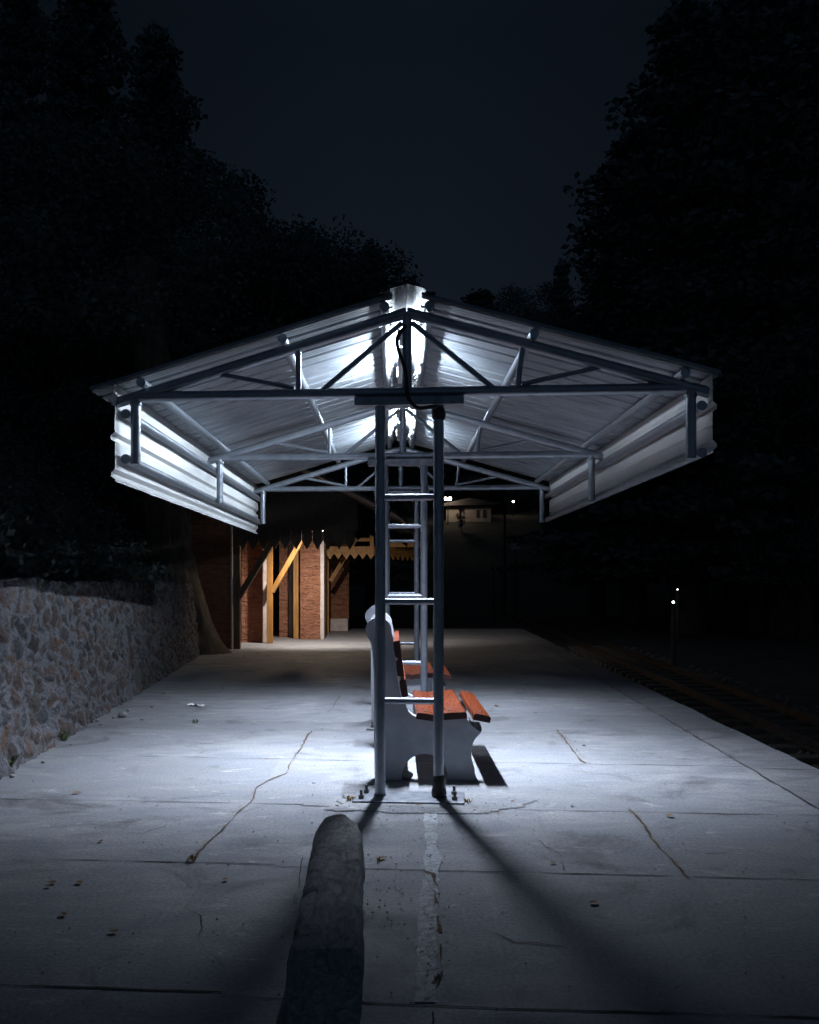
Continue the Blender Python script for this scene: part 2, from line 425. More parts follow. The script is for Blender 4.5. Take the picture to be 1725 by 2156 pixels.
# pale worn strip running towards the camera
b = MB()
sp = [G(907, 1712), G(908, 1760), G(912, 1812), G(905, 1880), G(901, 1960), G(899, 2050), G(896, 2118)]
prev = None
for i in range(len(sp) - 1):
    for k in range(14):
        t = k / 14; x = sp[i][0] * (1 - t) + sp[i + 1][0] * t; y = sp[i][1] * (1 - t) + sp[i + 1][1] * t
        w = .036 * (1 + .5 * noise.noise(Vector((x, y * 5, 1)))) + .008 * noise.noise(Vector((3, y * 23, 0)))
        cur = (Vector((x - w, y, .0042)), Vector((x + w * .95, y, .0042)))
        if prev: b.add([prev[0], prev[1], cur[1], cur[0]], [(0, 1, 2, 3)])
        prev = cur
tag(b.build('pale_strip_path', 'stripe', recalc=False), 'worn pale strip of broken mortar running along the platform', kind='structure')

# ground and hills
b = MB()
def terr(u, v):
    x = -160 + 320 * u; y = -12 + 330 * v
    left = max(0, -x - 3.4 - .09 * y); right = max(0, x - 12 - .05 * y)
    h = -.64 + min(28, left * .55) + min(24, right * .42)
    h += max(0, y - 62) * .20
    if -9 < x < 11 and y < 62: return (x, y, -.64)
    h += 1.6 * noise.noise(Vector((x * .05, y * .05, 0))) * min(1, (left + right) / 6 + max(0, y - 62) / 20)
    return (x, y, h)
b.grid(terr, 128, 110)
tag(b.build('hillside', 'soil'), 'dark wooded hillside rising around the station', kind='structure')
b = MB(); b.grid(lambda u, v: (2.5 + 12 * u, -6 + 66 * v, -.60 + .03 * noise.noise(Vector((u * 30, v * 160, 0))) + .02 * noise.noise(Vector((u * 90, v * 500, 0)))), 60, 300)
tag(b.build('track_bed_ground', 'ground'), 'dark stony track bed beside the platform', kind='structure')
# ballast stones
b = MB()
for i in range(3200):
    y = 5 + 22 * rnd() ** 1.4; x = 2.95 + .05 * y + 2.9 * rnd()
    r = uni(.018, .05); c = Vector((x, y, -.585 + r * .3))
    vs = [c + Vector((uni(.7, 1.2) * r * dx, uni(.7, 1.2) * r * dy, uni(.6, 1) * r * dz)) for dx, dy, dz in ((1, 0, 0), (-1, 0, 0), (0, 1, 0), (0, -1, 0), (0, 0, 1), (0, 0, -1))]
    b.add(vs, [(0, 2, 4), (2, 1, 4), (1, 3, 4), (3, 0, 4), (2, 0, 5), (1, 2, 5), (3, 1, 5), (0, 3, 5)])
tag(b.build('ballast', 'ballast'), 'loose grey ballast stones around the track', 'ballast', kind='stuff')
# rails and sleepers
def rail(px, label):
    prof = [(-.05, 0), (.05, 0), (.05, .012), (.012, .022), (.012, .075), (.03, .085), (.03, .105), (-.03, .105), (-.03, .085), (-.012, .075), (-.012, .022), (-.05, .012)]
    b = MB(); b.prism(prof, lambda u, v, t: (px + .055 * t + u, t, -.50 + v), 0, 60)
    tag(b.build('rail', 'rail'), label, 'rail', 'rails of the track')
rail(4.02, 'rusty narrow gauge rail nearest the platform edge')
rail(4.80, 'rusty narrow gauge rail on the far side of the track')
b = MB(); b.box((0, 0, 0), (1.45, .2, .12)); s0 = b.build('sleeper', 'sleeper', bevel=.01)
for i in range(36):
    o = s0 if i == 0 else s0.copy()
    if i: COL.objects.link(o)
    y = 5.2 + .62 * i; o.location = (4.41 + .055 * y, y, -.562); o.rotation_euler = (0, 0, -.055 + uni(-.03, .03))
    tag(o, 'dark timber sleeper lying under the rails of the track', 'sleeper', 'sleepers of the track')

# ------------------------------------------------------------------ stone retaining wall
wall = thing('stone_wall', 'rough rubble stone retaining wall with pale mortar beside the platform', 'wall', (-2.7, 6.2, 0))
def wx(y): return -2.13 - .09 * y
b = MB()
L0, L1, HW = 2.4, 17.2, 1.36  # wall stops near its shade edge; the dark bank gives the black above
def wallpt(u, v):
    y = L0 + (L1 - L0) * u; z = (HW + .05 * noise.noise(Vector((y * .9, 0, 7))) + .03 * noise.noise(Vector((y * 4, 0, 7)))) * v
    p = Vector((0, y, z))
    d, _ = noise.voronoi(Vector((y * 4.4, z * 5.0, .3)), distance_metric='DISTANCE', exponent=2.5)
    rel = min(.5, d[1] - d[0])
    off = .045 * (1 - math.exp(-rel * 5)) + .03 * noise.noise(Vector((y * 1.3, z * 1.3, 5))) + .02 * noise.noise(Vector((y * 7, z * 7, 2)))
    off += .05 * math.exp(-z * 9) * (.5 + noise.noise(Vector((y * 3, 0, 8))))
    return (wx(y) - .12 * z + off, y, z - .02)
b.grid(wallpt, 520, 64)
b.build('masonry_face', 'rubble', wall)
b = MB()
def coping(u, v):
    p = wallpt(u, 1)
    return (p[0] - .42 * v, p[1], p[2] + .012 * noise.noise(Vector((p[1] * 5, v * 4, 2))))
b.grid(coping, 260, 4); b.build('wall_top', 'rubble', wall)
b = MB()
def bank(u, v):  # dark bank added in place of the shaded upper wall
    y = 1.5 + 18 * u; x = wx(y) - .50 - 3.6 * v
    z = 1.28 + 2.9 * v + .25 * noise.noise(Vector((x * .8, y * .8, 1))) + .10 * noise.noise(Vector((x * 3, y * 3, 1)))
    return (x, y, z)
b.grid(bank, 120, 30); tag(b.build('added_earth_bank_terrain', 'soil'), 'dark earth bank added for the shade above the stone wall', kind='structure')
# ------------------------------------------------------------------ the shelter
CX, HS, ZC, SL, APX = .075, 1.686, 2.472, .287, 2.956
shelter = thing('platform_shelter', 'silver steel pipe shelter with corrugated pitched roof over the benches', 'shelter', (CX, 8.21, 0))
TY = (5.5, 8.21, 10.94)
def sh(off, z, Y, dy=0): return Vector((CX + off, Y + SK * off + dy, z))
def top_z(off): return APX - SL * abs(off)
for Y in TY:
    b = MB()
    b.tube([sh(-HS - .02, ZC, Y), sh(HS + .02, ZC, Y)], .032, 16)
    for s in (-1, 1):
        b.tube([sh(0, APX, Y), sh(s * (HS + .12), top_z(HS + .12), Y)], .034, 16)
    tr = b.build('truss', 'steel', shelter)
    def strut(a, c, r): tube_part('strut', [a, c], r, 'steel', tr, 12)
    strut(sh(.0, APX - .02, Y), sh(.0, ZC + .02, Y), .030)
    for s in (-1, 1):
        strut(sh(s * .03, APX - .06, Y), sh(s * .525, ZC + .015, Y), .017)
        strut(sh(s * (.70 if s > 0 else .665), top_z(.69), Y), sh(s * (.665), ZC + .01, Y), .0175)
        strut(sh(s * .69, ZC + .04, Y), sh(s * 1.17, top_z(1.17) - .015, Y), .016)
        # weld collar and drop post
        dp = tube_part('drop_post', [sh(s * HS, ZC - .02, Y), sh(s * HS, 2.052, Y)], .031, 'steel', tr)
        b = MB()
        b.tube([sh(s * HS, ZC - .035, Y), sh(s * HS, ZC - .05, Y), sh(s * HS, ZC - .06, Y)], [.036, .037, .033], 12)
        b.build('weld_bead', 'steel_dull', dp)
    # bearing plate under the chord, columns, rungs, base plate
    b = MB(); ang = math.atan(SK)
    from mathutils import Matrix
    R = Matrix.Rotation(ang, 3, 'Z')
    b.box((.09, Y, ZC - .06), (.66, .12, .05), R)
    b.box((.09, Y - .0, ZC - .0325), (.655, .115, .003), R)
    b.build('bearing_plate', 'steel_dull', shelter, .003)
    for s in (-1, 1):
        x = .09 + s * .177; yy = Y + SK * s * .177
        c = tube_part('column', [(x, yy, .018), (x, yy, ZC - .085)], .032, 'steel', shelter, 20)
        b = MB(); b.tube([(x, yy, .018), (x, yy, .026), (x, yy, .033)], [.042, .038, .033], 20); b.build('weld_bead', 'steel_dull', c)
        if Y == TY[0] and s > 0:
            b = MB()
            ks = [(.02, .041), (.035, .047), (.06, .044), (.075, .039), (.095, .042), (.115, .040), (.14, .036), (.15, .032)]
            b.tube([(x + .002, yy, z) for z, _ in ks], [r for _, r in ks], 16, False); b.build('tape_wrap', 'black_tape', c)
            b = MB()
            ks = [(2.30, .033), (2.315, .041), (2.34, .044), (2.36, .040), (2.375, .035)]
            b.tube([(x, yy, z) for z, _ in ks], [r for _, r in ks], 16, False); b.build('tape_wrap', 'black_tape', c)
    for z in (1.834, 1.20, .595):
        tube_part('rung', [(.09 - .16, Y - SK * .16, z), (.09 + .16, Y + SK * .16, z)], .02, 'steel', shelter)
    b = MB(); b.box((.09, Y - .02, .014), (.665, .28, .012), R); bp = b.build('base_plate', 'steel_dull', shelter, .002)
    for bx, by in ((-.27, .07), (-.285, -.075), (.27, .07), (.275, -.075)):
        p = R @ Vector((bx, by, 0)) + Vector((.09, Y - .02, .02))
        b = MB(); b.tube([p, p + Vector((0, 0, .02))], .017, 6); b.tube([p + Vector((0, 0, .02)), p + Vector((0, 0, .05))], .009, 10)
        b.build('anchor_bolt', 'bolt', bp)

Y0, Y1 = 5.40, 11.02      # roof from front to back (measured on the ridge)
for s in (-1, 1):
    for off in (.135, .76, 1.64):
        z = top_z(off) + .064 / math.cos(math.atan(SL))
        tube_part('purlin', [sh(s * off, z, Y0 + .05), sh(s * off, z, Y1 + .03)], .029, 'steel', shelter, 16)
    for z in (2.365, 2.085):
        tube_part('side_rail', [sh(s * (HS + .062), z, Y0 + .09), sh(s * (HS + .062), z, Y1 + (.1 if s < 0 else -.05))], .03, 'steel', shelter, 16)

def rib_profile(n_pitch, pitch, depth, phase=0):
    # trapezoid ribs with two tiny stiffeners in each pan: list of (t, height)
    out = []
    for k in range(n_pitch):
        t = k * pitch + phase
        for dt, h in ((0, 0), (.018, depth), (.040, depth), (.058, 0), (.058 + (pitch - .058) * .30, 0), (.058 + (pitch - .058) * .35, depth * .14),
                      (.058 + (pitch - .058) * .40, 0), (.058 + (pitch - .058) * .62, 0), (.058 + (pitch - .058) * .67, depth * .14), (.058 + (pitch - .058) * .72, 0)):
            out.append((t + dt, h))
    out.append((n_pitch * pitch + phase, 0)); return out
def sheet_mesh(prof, fn, nlen, thick_dir):
    # prof points across, fn(t, h, u) -> point, solid of ~1 mm
    b = MB()
    ring = []
    for k in range(nlen + 1): ring.append([fn(t, h, k / nlen) for t, h in prof])
    n = len(prof)
    for side in (0, 1):
        o = len(b.v)
        for r in ring: b.v += [Vector(p) + Vector(thick_dir) * (.0012 * side) for p in r]
        for k in range(nlen):
            for i in range(n - 1):
                a = o + k * n + i; f = (a, a + 1, a + n + 1, a + n)
                b.face(f if side else f[::-1], False)
    return b
pitch = .185
npit = int(round((Y1 - Y0) / pitch)); pitch = (Y1 - Y0) / npit
prof = rib_profile(npit, pitch, .024)
ZR = APX + .100 / math.cos(math.atan(SL)) - .004
for s in (-1, 1):
    def f(t, h, u, s=s):
        off = .088 + ((1.95 if s < 0 else 1.83) - .088) * u
        wave = .004 * noise.noise(Vector((t * 2.5, u * 3, s)))
        return sh(s * off, ZR - SL * off + h + wave, Y0 + t)
    sheet_mesh(prof, f, 14, (0, 0, 1)).build('roof_sheet', 'sheet', shelter, recalc=False)
# ridge cap: bent flashing sitting on the ribs
b = MB()
for s in (-1, 1):
    def f(u, v, s=s):
        off = .0 + .17 * u; t = Y0 - .03 + (Y1 - Y0 + .06) * v
        return sh(s * off, ZR + .034 - SL * off * 1.05 + .004 * noise.noise(Vector((off * 20, t * 4, 1))), t)
    b.grid(f, 4, 90, False)
b.build('ridge_cap', 'cap', shelter, recalc=False)
# fascia sheets hung outside the side rails
def fascia(s, zb, zt, ya, yb, label):
    pr = []
    z = zb
    segs = [(0, 0), (.012, .0)]
    pr = [(0, .004), (.012, .0), (.030, .024), (.052, .024), (.075, .0), (.15, .0), (.158, .003), (.166, 0), (.238, 0), (.256, .026), (.280, .026), (.300, 0), (.372, 0), (.38, .003), (.388, 0), (.455, 0), (.470, .02), (.488, .02)]
    pr = [(t, h) for t, h in pr if t <= zt - zb] + [(zt - zb, 0)]
    def f(t, h, u):
        y = ya + (yb - ya) * u
        w = .006 * noise.noise(Vector((y * 1.5, t * 5, s))) + (.006 * noise.noise(Vector((y * 9, 4, s))) if t < .02 else 0)
        return (CX + s * (HS + .096 + h + w), y, zb + t + (.006 * noise.noise(Vector((y * 6, 1, s))) if t < .005 else 0))
    o = sheet_mesh(pr, f, 60, (s, 0, 0)).build('fascia_sheet', 'fascia', shelter, recalc=False)
    if label: o['label'] = label
fascia(-1, 1.935, 2.53, 5.52, 11.3, 'deeper fascia sheet hanging below its lower rail')
fascia(1, 2.075, 2.53, 5.28, 10.85, 'shallow fascia sheet ending at its lower rail')

# power cable on the first truss
def crop1(x, y, Y): return at((1300 + x * .4058) / 1.9, (1100 + y * .4058) / 1.9, Y)
pts = [crop1(*p) for p in ((800, 500, 5.42), (765, 545, 5.41), (725, 595, 5.4), (712, 650, 5.4), (722, 720, 5.4), (750, 810, 5.4), (785, 910, 5.41), (800, 1010, 5.42), (805, 1100, 5.42), (815, 1185, 5.41), (838, 1240, 5.4), (880, 1288, 5.4), (930, 1313, 5.4), (1000, 1306, 5.41), (1060, 1298, 5.42), (1095, 1300, 5.44))]
def smooth(pts, k=4):
    out = []
    for i in range(len(pts) - 1):
        p0, p1, p2, p3 = pts[max(i - 1, 0)], pts[i], pts[i + 1], pts[min(i + 2, len(pts) - 1)]
        for j in range(k):
            t = j / k
            out.append(.5 * ((2 * p1) + (p2 - p0) * t + (2 * p0 - 5 * p1 + 4 * p2 - p3) * t * t + (3 * p1 - p0 - 3 * p2 + p3) * t ** 3))
    out.append(pts[-1]); return out
b = MB(); b.tube(smooth(pts), .012, 10)
tag(b.build('power_cable', 'cable'), 'black power cable looping down the first truss to the column', 'cable')

# lamps in the ridge: batten with a glowing tube, white wiring on the purlin
def ridge_lamp(Y, label, power):
    lp = thing('tube_lamp', label, 'lamp', (CX - .02, Y, 2.93), 'tube lamps under the ridge')
    b = MB(); b.box((CX + .005, Y, 2.896), (.020, 1.08, .050)); b.build('batten', 'plastic', lp, .004)  # batten, its height also shaped to keep tube light off the right fascia
    b = MB(); b.tube([(CX - .025, Y - .5, 2.922), (CX - .025, Y + .5, 2.922)], .013, 14); b.build('glass_tube', 'tube_glow', lp)
    for e in (-1, 1):
        b = MB(); b.box((CX - .02, Y + e * .535, 2.985), (.075, .006, .075)); b.build('cap_shade_plate', 'plastic', lp)  # plates added to hold the tube's light off the ridge cap
        b = MB(); b.box((CX - .018, Y + e * .515, 2.935), (.045, .022, .045)); b.build('end_holder', 'plastic', lp, .003)
    b = MB(); b.box((CX - .028, Y, 2.899), (.044, 1.08, .006)); b.box((CX - .0225, Y, 2.874), (.025, .8, .012)); b.build('tube_shade_tray', 'plastic', lp)  # added under the tube to block its downward light
    # light leaving the underside of the fitting: straight down and to both sides
    for tilt, share, spr in ((0, .50, 114), (21, .21, 68), (-21, .21, 68)):
        a = bpy.data.lights.new('tube_beam', 'AREA'); a.shape = 'RECTANGLE'; a.size = .03; a.size_y = .75
        a.energy = power * share; a.color = (.74, .83, 1.0); a.spread = math.radians(spr)
        o = bpy.data.objects.new('tube_beam', a); COL.objects.link(o); o.parent = lp
        o.location = (.01, 0, -.085); o.rotation_euler = (0, math.radians(tilt), 0)
    b = MB()
    pts = [Vector((CX + .105, Y + .1 + .12 * i, 2.945 + .012 * math.sin(i * 2.1))) for i in range(9)]
    b.tube(smooth(pts), .008, 8)
    p2 = [Vector((CX + .105, Y + .2, 2.93)), Vector((CX + .08, Y + .25, 2.90)), Vector((CX + .06, Y + .33, 2.885)), Vector((CX + .085, Y + .42, 2.90)), Vector((CX + .10, Y + .5, 2.935))]
    b.tube(smooth(p2), .009, 8)
    b.build('white_wire', 'plastic', lp)
ridge_lamp(6.62, 'glowing tube lamp under the ridge behind the first truss', 150)
ridge_lamp(9.45, 'glowing tube lamp under the ridge behind the second truss', 60)

# ------------------------------------------------------------------ benches
def bx(cx): return (684.2 + .24411 * cx - 831) * .003162
def bz(cy): return 1.3 - (1263.2 + .24411 * cy - 1232) * .003162
def arc(cx, cy, r, a0, a1, n):
    return [(cx + r * math.cos(math.radians(a0 + (a1 - a0) * i / n)), cy + r * math.sin(math.radians(a0 + (a1 - a0) * i / n))) for i in range(n + 1)]
outline = [(430, 1558), (428, 1400), (424, 1200), (424, 800), (420, 600), (412, 470), (405, 390), (375, 330), (358, 290)]
outline += arc(463, 262, 112, 165, 365, 22)
outline += [(590, 330), (606, 500), (626, 680), (645, 800), (668, 860), (690, 905), (715, 950), (745, 985), (775, 1000), (800, 1008), (1000, 1024), (1215, 1012), (1245, 1050), (1268, 1085), (1320, 1120), (1345, 1137)]
outline += [(1325, 1160), (1296, 1192), (1275, 1230), (1263, 1275), (1260, 1320), (1264, 1362), (1276, 1405), (1288, 1440), (1291, 1470), (1291, 1558)]
outline += [(1065, 1558), (1060, 1500)] + arc(862, 1520, 195, -6, -174, 20)[1:-1] + [(666, 1500), (664, 1558)]
outline = [(bx(x), max(0.002, bz(y))) for x, y in outline]
def oriented_slab(name, c, w, t, y0, y1, tilt, parent, mat='varnish', sag=0):
    # plank along Y with rounded top edges; cross-section w wide, t thick, tilted
    cr = []
    e = t * .22
    pr = [(-w / 2, -t / 2), (w / 2, -t / 2), (w / 2, t / 2 - e), (w / 2 - e, t / 2), (0, t / 2 + .003), (-w / 2 + e, t / 2), (-w / 2, t / 2 - e)]
    ca, sa = math.cos(tilt), math.sin(tilt)
    b = MB()
    b.prism(pr, lambda u, v, q: (c[0] + u * ca - v * sa, q, c[1] + u * sa + v * ca), y0, y1)
    o = b.build(name, mat, parent, .004)
    o.data.materials.append(M['shaded_plank_end'])
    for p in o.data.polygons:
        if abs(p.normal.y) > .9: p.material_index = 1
    return o
bench = thing('platform_bench', 'nearest concrete bench with red plank seat, right behind the first columns', 'bench', (.2, 6.7, 0), 'benches under the shelter')
for Yp in (6.02, 7.12):
    b = MB(); b.prism(outline, lambda u, v, t: (u, t + SK * u * .6, v), Yp, Yp + .075)
    p = b.build('end_panel', 'bench_concrete', bench, .007)
    # broken front corner with reinforcement
    q = [(1243, 1020), (1262, 1045), (1300, 1062), (1335, 1058), (1350, 1095), (1352, 1125), (1338, 1138), (1290, 1104), (1262, 1084), (1245, 1055)]
    b = MB(); b.prism([(bx(x), bz(y)) for x, y in q], lambda u, v, t: (u, t + SK * u * .6, v), Yp + .008, Yp + .068)
    b.build('broken_corner', 'broken_concrete', p, .003)
YS0, YS1 = 5.95, 7.24
for i, (x, z, tl) in enumerate(((627, 420, 1.42), (648, 580, 1.46), (680, 752, 1.40))):
    oriented_slab('back_slat', (bx(x) , bz(y=z) if False else bz(z)), .112, .043, YS0, YS1, -tl + math.pi, bench)
oriented_slab('seat_slat', (bx(868), bz(998)), .125, .042, YS0, YS1, math.radians(-8), bench)
oriented_slab('seat_slat', (bx(1080), bz(992)), .215, .043, YS0, YS1, math.radians(4), bench)
oriented_slab('seat_slat', (bx(1345), bz(1004)), .115, .042, YS0 - .02, YS1, math.radians(-11), bench)
bk = []
for x, yq in ((868, 6.06), (1080, 6.06), (1345, 6.06), (868, 7.16), (1080, 7.16), (1345, 7.16)):
    z0 = {868: 998, 1080: 992, 1345: 1004}[x]
    b = MB(); b.tube([(bx(x), yq, bz(z0) + .02), (bx(x), yq, bz(z0) + .027)], .011, 10); b.build('slat_bolt', 'bolt', bench)
def copy_tree(o, parent=None):
    c = o.copy(); COL.objects.link(c); c.parent = parent
    for ch in [k for k in o.children]: copy_tree(ch, c)
    return c
bench2 = copy_tree(bench); bench2.location = (.11, 9.35, 0)
bench2['label'] = 'farther concrete bench with red plank seat, behind the second pair of columns'

# ------------------------------------------------------------------ foreground timber
tim = thing('timber_beam', 'weathered grey timber beam with a rounded far end lying in the foreground', 'timber', (-.3, 3.4, 0))
b = MB()
def tb(u, v):
    # u round the section, v along the length (0 near .. 1 far)
    Yt = 2.60 + 1.52 * v
    xc = -.195 - .052 * v - .0; 
    hw = .102 + .004 * math.sin(v * 9)
    if v > .86: hw *= math.sqrt(max(0.0, 1 - ((v - .86) / .14) ** 2)) * .75 + .25
    H = .255 + .006 * noise.noise(Vector((v * 5, 1, 0)))
    a = 2 * math.pi * u
    e = .27 if v < .5 else .27 + .35 * (v - .5)
    cx_ = math.copysign(abs(math.cos(a)) ** e, math.cos(a)); cz = math.copysign(abs(math.sin(a)) ** e, math.sin(a))
    # left flank splays towards the ground and is hacked near the end
    x = xc + hw * cx_ - (.035 * (1 - (cz + 1) / 2) if cx_ < 0 else 0)
    z = H / 2 + H / 2 * cz
    q = Vector((x * 9, Yt * 4, z * 9))
    d = .010 * noise.noise(q) + .005 * noise.noise(q * 3.1)
    if cx_ < -.2 and v < .35: d += -.02 * abs(noise.noise(Vector((x * 14, Yt * 11, z * 14))))
    return (x + d * cx_, Yt + (.01 * noise.noise(Vector((u * 9, 3, 0))) if v in (0,) else 0), max(.0, z + d * cz))
b.grid(tb, 72, 110)
for v, rev in ((0, True), (1, False)):
    b.add([tb(i / 72, v) for i in range(72)], [tuple(range(72))[::-1] if rev else tuple(range(72))])
b.build('beam_body', 'timber', tim)

# ------------------------------------------------------------------ waiting hall at the back
hall = thing('waiting_hall', 'small stone waiting hall with timber posts, braces and toothed valance', 'building', (-2.6, 20, 0))
def block(name, mat, x0, x1, Y, depth, z0, z1, parent=hall, bevel=.01):
    b = MB(); b.box(((x0 + x1) / 2, Y + depth / 2, (z0 + z1) / 2), (x1 - x0, depth, z1 - z0)); return b.build(name, mat, parent, bevel)
X = lambda px, Y: (px - 831) / FOC * Y
block('end_wall', 'brick', X(380, 18.4), X(487, 18.4), 18.4, .35, -.02, 3.2)
b = MB(); b.tube([(X(488.5, 18.3), 18.3, 0), (X(488, 18.3), 18.3, 1.2), (X(487.5, 18.3), 18.3, 2.9)], .028, 10); b.build('drain_pipe', 'plaster_edge', hall)
def pier(x0, x1, Y, mat='brick', edge=True):
    p = block('stone_pier', mat, X(x0, Y), X(x1, Y), Y, .45, -.02, 3.0)
    if edge:
        b = MB()
        xx = X(x1, Y)
        b.grid(lambda u, v: (xx - .07 + .085 * u + .012 * noise.noise(Vector((v * 14, Y, 0))) * (1 - u), Y - .006 - .006 * noise.noise(Vector((v * 20, u * 3, 1))), 3.0 * v), 3, 60)
        b.add([(xx + .015, Y - .008, 0), (xx + .015, Y + .45, 0), (xx + .015, Y + .45, 3), (xx + .015, Y - .008, 3)], [(0, 1, 2, 3)])
        b.build('plaster_edge', 'plaster_edge', p)
pier(508, 560, 20.5); pier(588, 614, 22.6); pier(632, 681, 21.7)
block('back_wall', 'brick', X(684, 26), X(735, 26), 26, .4, -.02, 3.0)
b = MB(); b.box(((X(686, 25.6) + X(733, 25.6)) / 2, 25.8, .17), (X(733, 25.6) - X(686, 25.6), .4, .36)); b.build('stone_plinth', 'plaster_edge', hall, .02)
block('side_wall', 'brick', -3.95, -3.6, 19.2, 7.2, -.02, 3.0)
def post_brace(px, Y, w, foot, head, mat='post_wood', z0=0):
    x = X(px, Y)
    b = MB(); b.box((x, Y, (z0 + 2.6) / 2), (w, w, 2.6 - z0)); p = b.build('timber_post', mat, hall, .006)
    a, c = at(*foot, Y), at(*head, Y)
    b = MB(); b.bar(a, c + (c - a) * .12, w * .85, w * .95, (0, 1, 0)); b.build('brace', mat, p, .005)
    return p
post_brace(499, 18.45, .14, (503, 1258), (567, 1152), 'dark_shaded_wood')  # darker wood than the other posts, backlit shade put into its colour
post_brace(568.5, 20.2, .125, (573, 1246), (632, 1142))
post_brace(624, 22.0, .13, (629, 1243), (684, 1142))
post_brace(688, 24.3, .13, (696, 1224), (745, 1143))
def valance(a, c, zt, zb, teeth_w, tooth_h, name='toothed_valance', mat='post_wood', t=.025):
    a, c = Vector(a), Vector(c); d = c - a; ln = d.length; d.normalize()
    n = max(1, int(ln / teeth_w)); poly = [(0, zt)]
    for i in range(n):
        u0 = i * ln / n; u1 = (i + 1) * ln / n
        poly += [(u0, zb), ((u0 + u1) / 2, zb - tooth_h)]
    poly += [(ln, zb), (ln, zt)]
    nrm = Vector((d.y, -d.x, 0))
    b = MB()
    # one strip, board by board so every pointed board is a clean shape
    for i in range(n):
        u0 = i * ln / n + .002; u1 = (i + 1) * ln / n - .002; m = (u0 + u1) / 2
        dz = .004 * uni(-1, 1)
        b.prism([(u0, zt), (u0, zb + dz), (m, zb - tooth_h + dz), (u1, zb + dz), (u1, zt)], lambda u, v, q: (a.x + d.x * u + nrm.x * q, a.y + d.y * u + nrm.y * q, v), 0, t)
    return b.build(name, mat, hall)
# front valance (its unlit side painted in with dark wood), fascia above, and the lit one behind
valance((X(500, 18.2), 18.2, 0), (X(748, 18.2), 18.2, 0), 2.95, 2.20, .2075, .19, mat='dark_shaded_wood')
fv = MB(); fv.box(((X(500, 18.2) + X(748, 18.2)) / 2, 18.15, 2.65), (X(748, 18.2) - X(500, 18.2) + .1, .03, .5)); fv.build('front_fascia', 'dark_shaded_wood', hall)
def lit_eave(a, c, tw):
    valance(a, c, 2.16, 2.105, tw, .145)
    d = Vector(c) - Vector(a)
    b = MB(); b.bar(Vector((a[0], a[1] - .03, 2.22)), Vector((c[0], c[1] - .03, 2.22)), .07, .15); b.build('eave_beam', 'post_wood', hall, .005)
lit_eave((X(652, 23.2), 23.2, 0), (X(790, 23.2), 23.2, 0), .2)
lit_eave((X(790, 23.2), 23.2, 0), (X(892, 24.9), 24.9, 0), .2)
def Q(px, py, Y=23.15): return at(px, py, Y)
for quad in ([(779, 1165), (779, 1127), (787, 1130), (787, 1165)], [(752, 1140), (760, 1133), (779, 1133), (779, 1140)], [(815, 1140), (815, 1134), (841, 1140), (858, 1152), (815, 1152)], [(858, 1142), (862, 1137), (885, 1140), (890, 1152), (858, 1152)]):
    b = MB(); pts = [Q(*p) for p in quad]
    b.prism([(p.x, p.z) for p in pts], lambda u, v, t: (u, t, v), 23.08, 23.14); b.build('rafter_end', 'post_wood', hall)
# roof of the hall: two slopes of dark tin
b = MB()
b.prism([(-5.2, 3.0), (-2.2, 3.9), (.0, 2.78), (.0, 2.72), (-2.2, 3.82), (-5.2, 2.92)], lambda u, v, t: (u + .10 * (t - 17.9), t, v), 17.95, 27)
b.build('roof', 'roof_tin', hall)
b = MB(); b.prism([(-4.9, 2.9), (-2.2, 3.75), (-.75, 2.98), (-.9, 2.9)], lambda u, v, t: (u, t, v), 18.22, 18.26); b.build('gable', 'dark_shaded_wood', hall)
# warm lamp under the hall roof
vl = thing('verandah_lamp', 'small warm lamp hanging inside the waiting hall porch', 'lamp', (-1.55, 19.2, 2.5))
b = MB(); b.tube([(-1.55, 19.2, 2.5), (-1.55, 19.2, 3.4)], .008, 6); b.build('cord', 'cable', vl)
b = MB(); b.tube([(-1.55, 19.2, 2.62), (-1.55, 19.2, 2.58), (-1.55, 19.2, 2.52), (-1.55, 19.2, 2.46)], [.03, .06, .12, .14], 20, False); b.build('lamp_shade', 'dark_shaded_wood', vl)
b = MB(); b.tube([(-1.55, 19.2, z) for z in (2.55, 2.53, 2.49, 2.455, 2.44)], [.015, .028, .04, .03, .012], 14); b.build('bulb', 'bulb_glow', vl)
sl = bpy.data.lights.new('porch_beam', 'SPOT'); sl.energy = 430; sl.color = (1.0, .90, .84); sl.shadow_soft_size = .05; sl.spot_size = math.radians(136); sl.spot_blend = .75
o = bpy.data.objects.new('porch_beam', sl); COL.objects.link(o); o.parent = vl; o.location = (0, 0, -.09); o.rotation_euler = (math.radians(32), 0, 0)

# ------------------------------------------------------------------ trees
def leaf_cluster(b, c, r, n, size, flat=.6, droop=0):
    for _ in range(n):
        d = Vector((random.gauss(0, .5), random.gauss(0, .5), random.gauss(0, .5)))
        if d.length > .85: d = d.normalized() * uni(.3, .95)
        d = Vector((d.x, d.y, d.z * flat)) * r
        p = c + d; a = Vector((uni(-1, 1), uni(-1, 1), uni(-.6, .6) - droop)).normalized() * size * uni(.6, 1.3)
        w = a.cross(Vector((uni(-1, 1), uni(-1, 1), uni(-1, 1)))).normalized() * size * uni(.25, .5)
        b.add([p - a * .5, p + w, p + a * .5, p - w], [(0, 1, 2, 3)])
def undergrowth():  # leaf cover added with the dark bank to deepen the shade there
    b = MB()
    for i in range(260):
        u, v = rnd(), rnd() ** 1.3; p = Vector(bank(u, v)) + Vector((0, 0, .12))
        leaf_cluster(b, p, uni(.25, .5), 70, .085, .6)
    tag(b.build('undergrowth', 'leaves', None, recalc=False), 'dark leafy undergrowth added over the bank for the shade above the stone wall', 'undergrowth', kind='stuff')
undergrowth()
